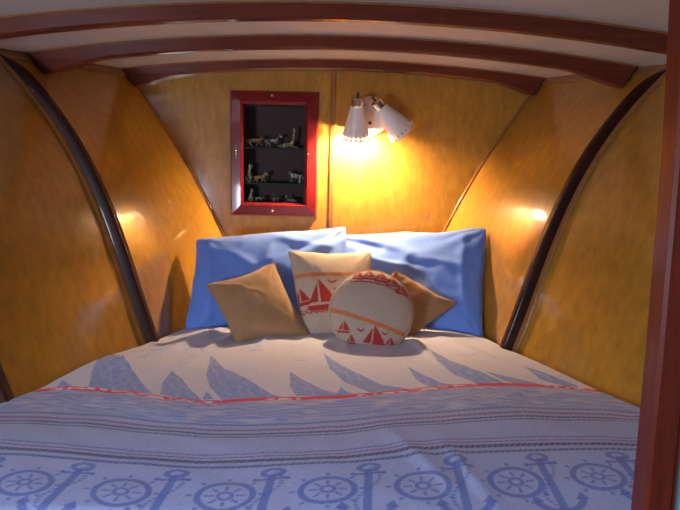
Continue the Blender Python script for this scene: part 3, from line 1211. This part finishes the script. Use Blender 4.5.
fy = WALL + 0.045
fig(254, fy, SH1, quad(1.0, 0.18, 0.34, (0.22, 0.10), 0.10, (-0.35, -0.05), 0.30, 0.05), 'tiger', 0.056, 0.2, 'russet striding animal figurine at the left of the top cabinet shelf')
fig(272, fy, SH1, quad(0.75, 0.13, 0.40, (0.28, 0.26), 0.09, (-0.15, -0.2), 0.16, 0.045), 'zebra', 0.058, 0.15, 'black and white striped zebra figurine, middle of the top cabinet shelf')
fig(287, fy, SH1, lying(0.95, 0.09), 'giraffe', 0.062, 0.2, 'spotted giraffe figurine lying with raised neck on the top shelf')
fig(247.5, fy, SH2, sitting(), 'giraffe', 0.073, 0.0, 'tall pale sitting figurine at the left end of the middle shelf')
fig(259.5, fy, SH2, quad(0.80, 0.15, 0.30, (0.20, 0.22), 0.10, (-0.25, 0.02), 0.20, 0.05, 0.05), 'lion', 0.052, 0.1, 'tawny lion figurine with head raised on the middle cabinet shelf')
fig(296, fy, SH2, quad(0.75, 0.17, 0.40, (0.22, 0.12), 0.11, (-0.1, -0.25), 0.10, 0.055), 'zebra', 0.056, pi - 0.3, 'grey and white striped figurine at the right of the middle shelf')
fig(250, fy, SH3, sitting(), 'pinkglaze', 0.050, 0.3, 'pink faced sitting figurine on the cabinet floor at the left')
fig(259, fy + 0.01, SH3, quad(0.8, 0.16, 0.20, (0.2, 0.02), 0.1, (-0.2, -0.02), 0.1, 0.05), 'greyglaze', 0.038, 0.0, 'dull grey low figurine beside the pink faced one on the cabinet floor')
fig(276, fy, SH3, quad(0.7, 0.13, 0.26, (0.2, 0.1), 0.09, (-0.15, -0.1), 0.1, 0.05), 'greyglaze', 0.036, 0.4, 'small dark figurine at the middle of the cabinet floor')
fig(292, fy, SH3, lying(0.3, 0.12), 'greyglaze', 0.045, pi, 'small dark figurine lying at the right of the cabinet floor')


# ------------------------------------------------------------------ wall lamp
def lamp():
    pc = at(369.5, 116.5, WALL)
    root = thing('wall_lamp', 'twin cone wall lamp with cream shades, the left one lit above the pillows', 'lamp', (pc.x, WALL, pc.z))
    MB().lathe((pc.x, WALL - 0.0004, pc.z), (0, -1, 0), [(0, 0.083), (0.006, 0.083), (0.012, 0.078), (0.017, 0.060), (0.019, 0.03), (0.0195, 0.002)], 48).build('wall_plate', 'cream', root, smooth=True)
    hp = at(370, 123, WALL - 0.02)
    MB().lathe((hp.x, WALL - 0.018, hp.z), (0, -1, 0), [(0, 0.0075), (0.0035, 0.0075), (0.005, 0.004)], 12).build('screw', 'black', root, smooth=True)
    for i, (n0, r0, yn, yr, rn, rr, lit) in enumerate((((357.3, 106), (355.6, 138.3), 2.640, 2.688, 0.0235, 0.0585, True),
                                                      ((381.0, 107.5), (402.3, 132.5), 2.640, 2.672, 0.0235, 0.0600, False))):
        pn = at(*n0, yn)
        pr = at(*r0, yr)
        ax = (pr - pn).normalized()
        L = (pr - pn).length
        # shade with a row of pierced holes just above the rim
        a = Vector((0, 1, 0))
        x = ax.cross(a).normalized()
        y = ax.cross(x)
        per = 4
        nh = 18
        n = nh * per
        angs = []
        for h in range(nh):
            b0 = 2 * pi * h / nh
            w = 2 * pi / nh
            angs += [b0 - 0.20 * w, b0 + 0.20 * w, b0 + 0.40 * w, b0 + 0.62 * w]
        ds = [0.0, 0.15 * L, 0.4 * L, 0.65 * L, L - 0.0165, L - 0.0090, L]
        V, Fc = [], []
        for d in ds:
            r = rn + (rr - rn) * d / L
            for t in angs:
                V.append(pn + ax * d + (x * cos(t) + y * sin(t)) * r)
        for q in range(len(ds) - 1):
            for j in range(n):
                if q == 4 and j % per == 0:
                    continue
                k2 = (j + 1) % n
                Fc.append((q * n + j, q * n + k2, (q + 1) * n + k2, (q + 1) * n + j))
        top = len(V)
        V.append(pn)
        for j in range(n):
            Fc.append((j, top, (j + 1) % n))
        sh = MB().add(V, Fc).build('lamp_shade', 'cream', root)
        auto_smooth(sh, 50)
        so = sh.modifiers.new('wall', 'SOLIDIFY')
        so.thickness = 0.0016
        so.offset = 1
        # chrome socket cup, switch stub
        MB().lathe(pn - ax * 0.036, ax, [(0, 0.020), (0.002, 0.0245), (0.006, 0.0262), (0.030, 0.0262), (0.0352, 0.0250)], 28).build('socket_cup', 'chrome', root, smooth=False)
        MB().lathe(pn - ax * 0.056, ax, [(0, 0.003), (0.002, 0.005), (0.014, 0.005), (0.0205, 0.0035)], 12).build('switch', 'black', root, smooth=True)
        # swivel arm back to the plate
        q = pn - ax * 0.018
        tgt = Vector((pc.x + (-0.018 if lit else 0.018), WALL - 0.016, pc.z + 0.045))
        if not lit:
            tgt.z = pc.z + 0.050
        st = q + (tgt - q).normalized() * 0.022
        MB().tube([st, (st + tgt) / 2 + Vector((0, 0, 0.004)), tgt], 0.0055, 10).build('arm', 'chrome', root, smooth=True)
        # bulb
        bc = pn + ax * (L * 0.83)
        prof = [(-0.055, 0.010), (-0.035, 0.011), (-0.020, 0.016), (-0.006, 0.0215), (0.004, 0.0225), (0.013, 0.019), (0.020, 0.011), (0.0225, 0.002)]
        MB().lathe(bc, ax, prof, 20).build('bulb', 'bulb' if lit else 'bulb_off', root, smooth=True)
    return root


lamp()

# ------------------------------------------------------------------ light
w = bpy.data.worlds.new('world')
bpy.context.scene.world = w
w.use_nodes = True
bg = w.node_tree.nodes['Background']
bg.inputs[0].default_value = (0.55, 0.60, 0.80, 1)
bg.inputs[1].default_value = 0.14


def area(name, loc, target, sx, sy, power, c):
    l = bpy.data.lights.new(name, 'AREA')
    l.shape = 'RECTANGLE'
    l.size, l.size_y = sx, sy
    l.energy = power
    l.color = c
    o = bpy.data.objects.new(name, l)
    o.location = loc
    o.rotation_euler = (Vector(target) - Vector(loc)).to_track_quat('-Z', 'Y').to_euler()
    col.objects.link(o)


# daylight from the companionway behind the camera, and a fill lamp
area('hatch_daylight', (-0.35, 0.02, 2.17), (0.0, 1.15, 0.85), 0.5, 0.4, 25.0, (0.60, 0.72, 1.0))
area('cabin_fill', (-1.45, -0.6, 1.05), (0.15, 2.4, 1.08), 0.4, 0.3, 30.0, (0.74, 0.82, 1.0))  # added fill, low behind the camera, to brighten pillows and bulkhead

sc = bpy.context.scene
sc.view_settings.view_transform = 'Standard'
sc.view_settings.look = 'None'
sc.view_settings.gamma = 1
sc.view_settings.exposure = 0
sc.view_settings.use_curve_mapping = False

for o in bpy.data.objects:
    if '_w' in o:
        del o['_w']
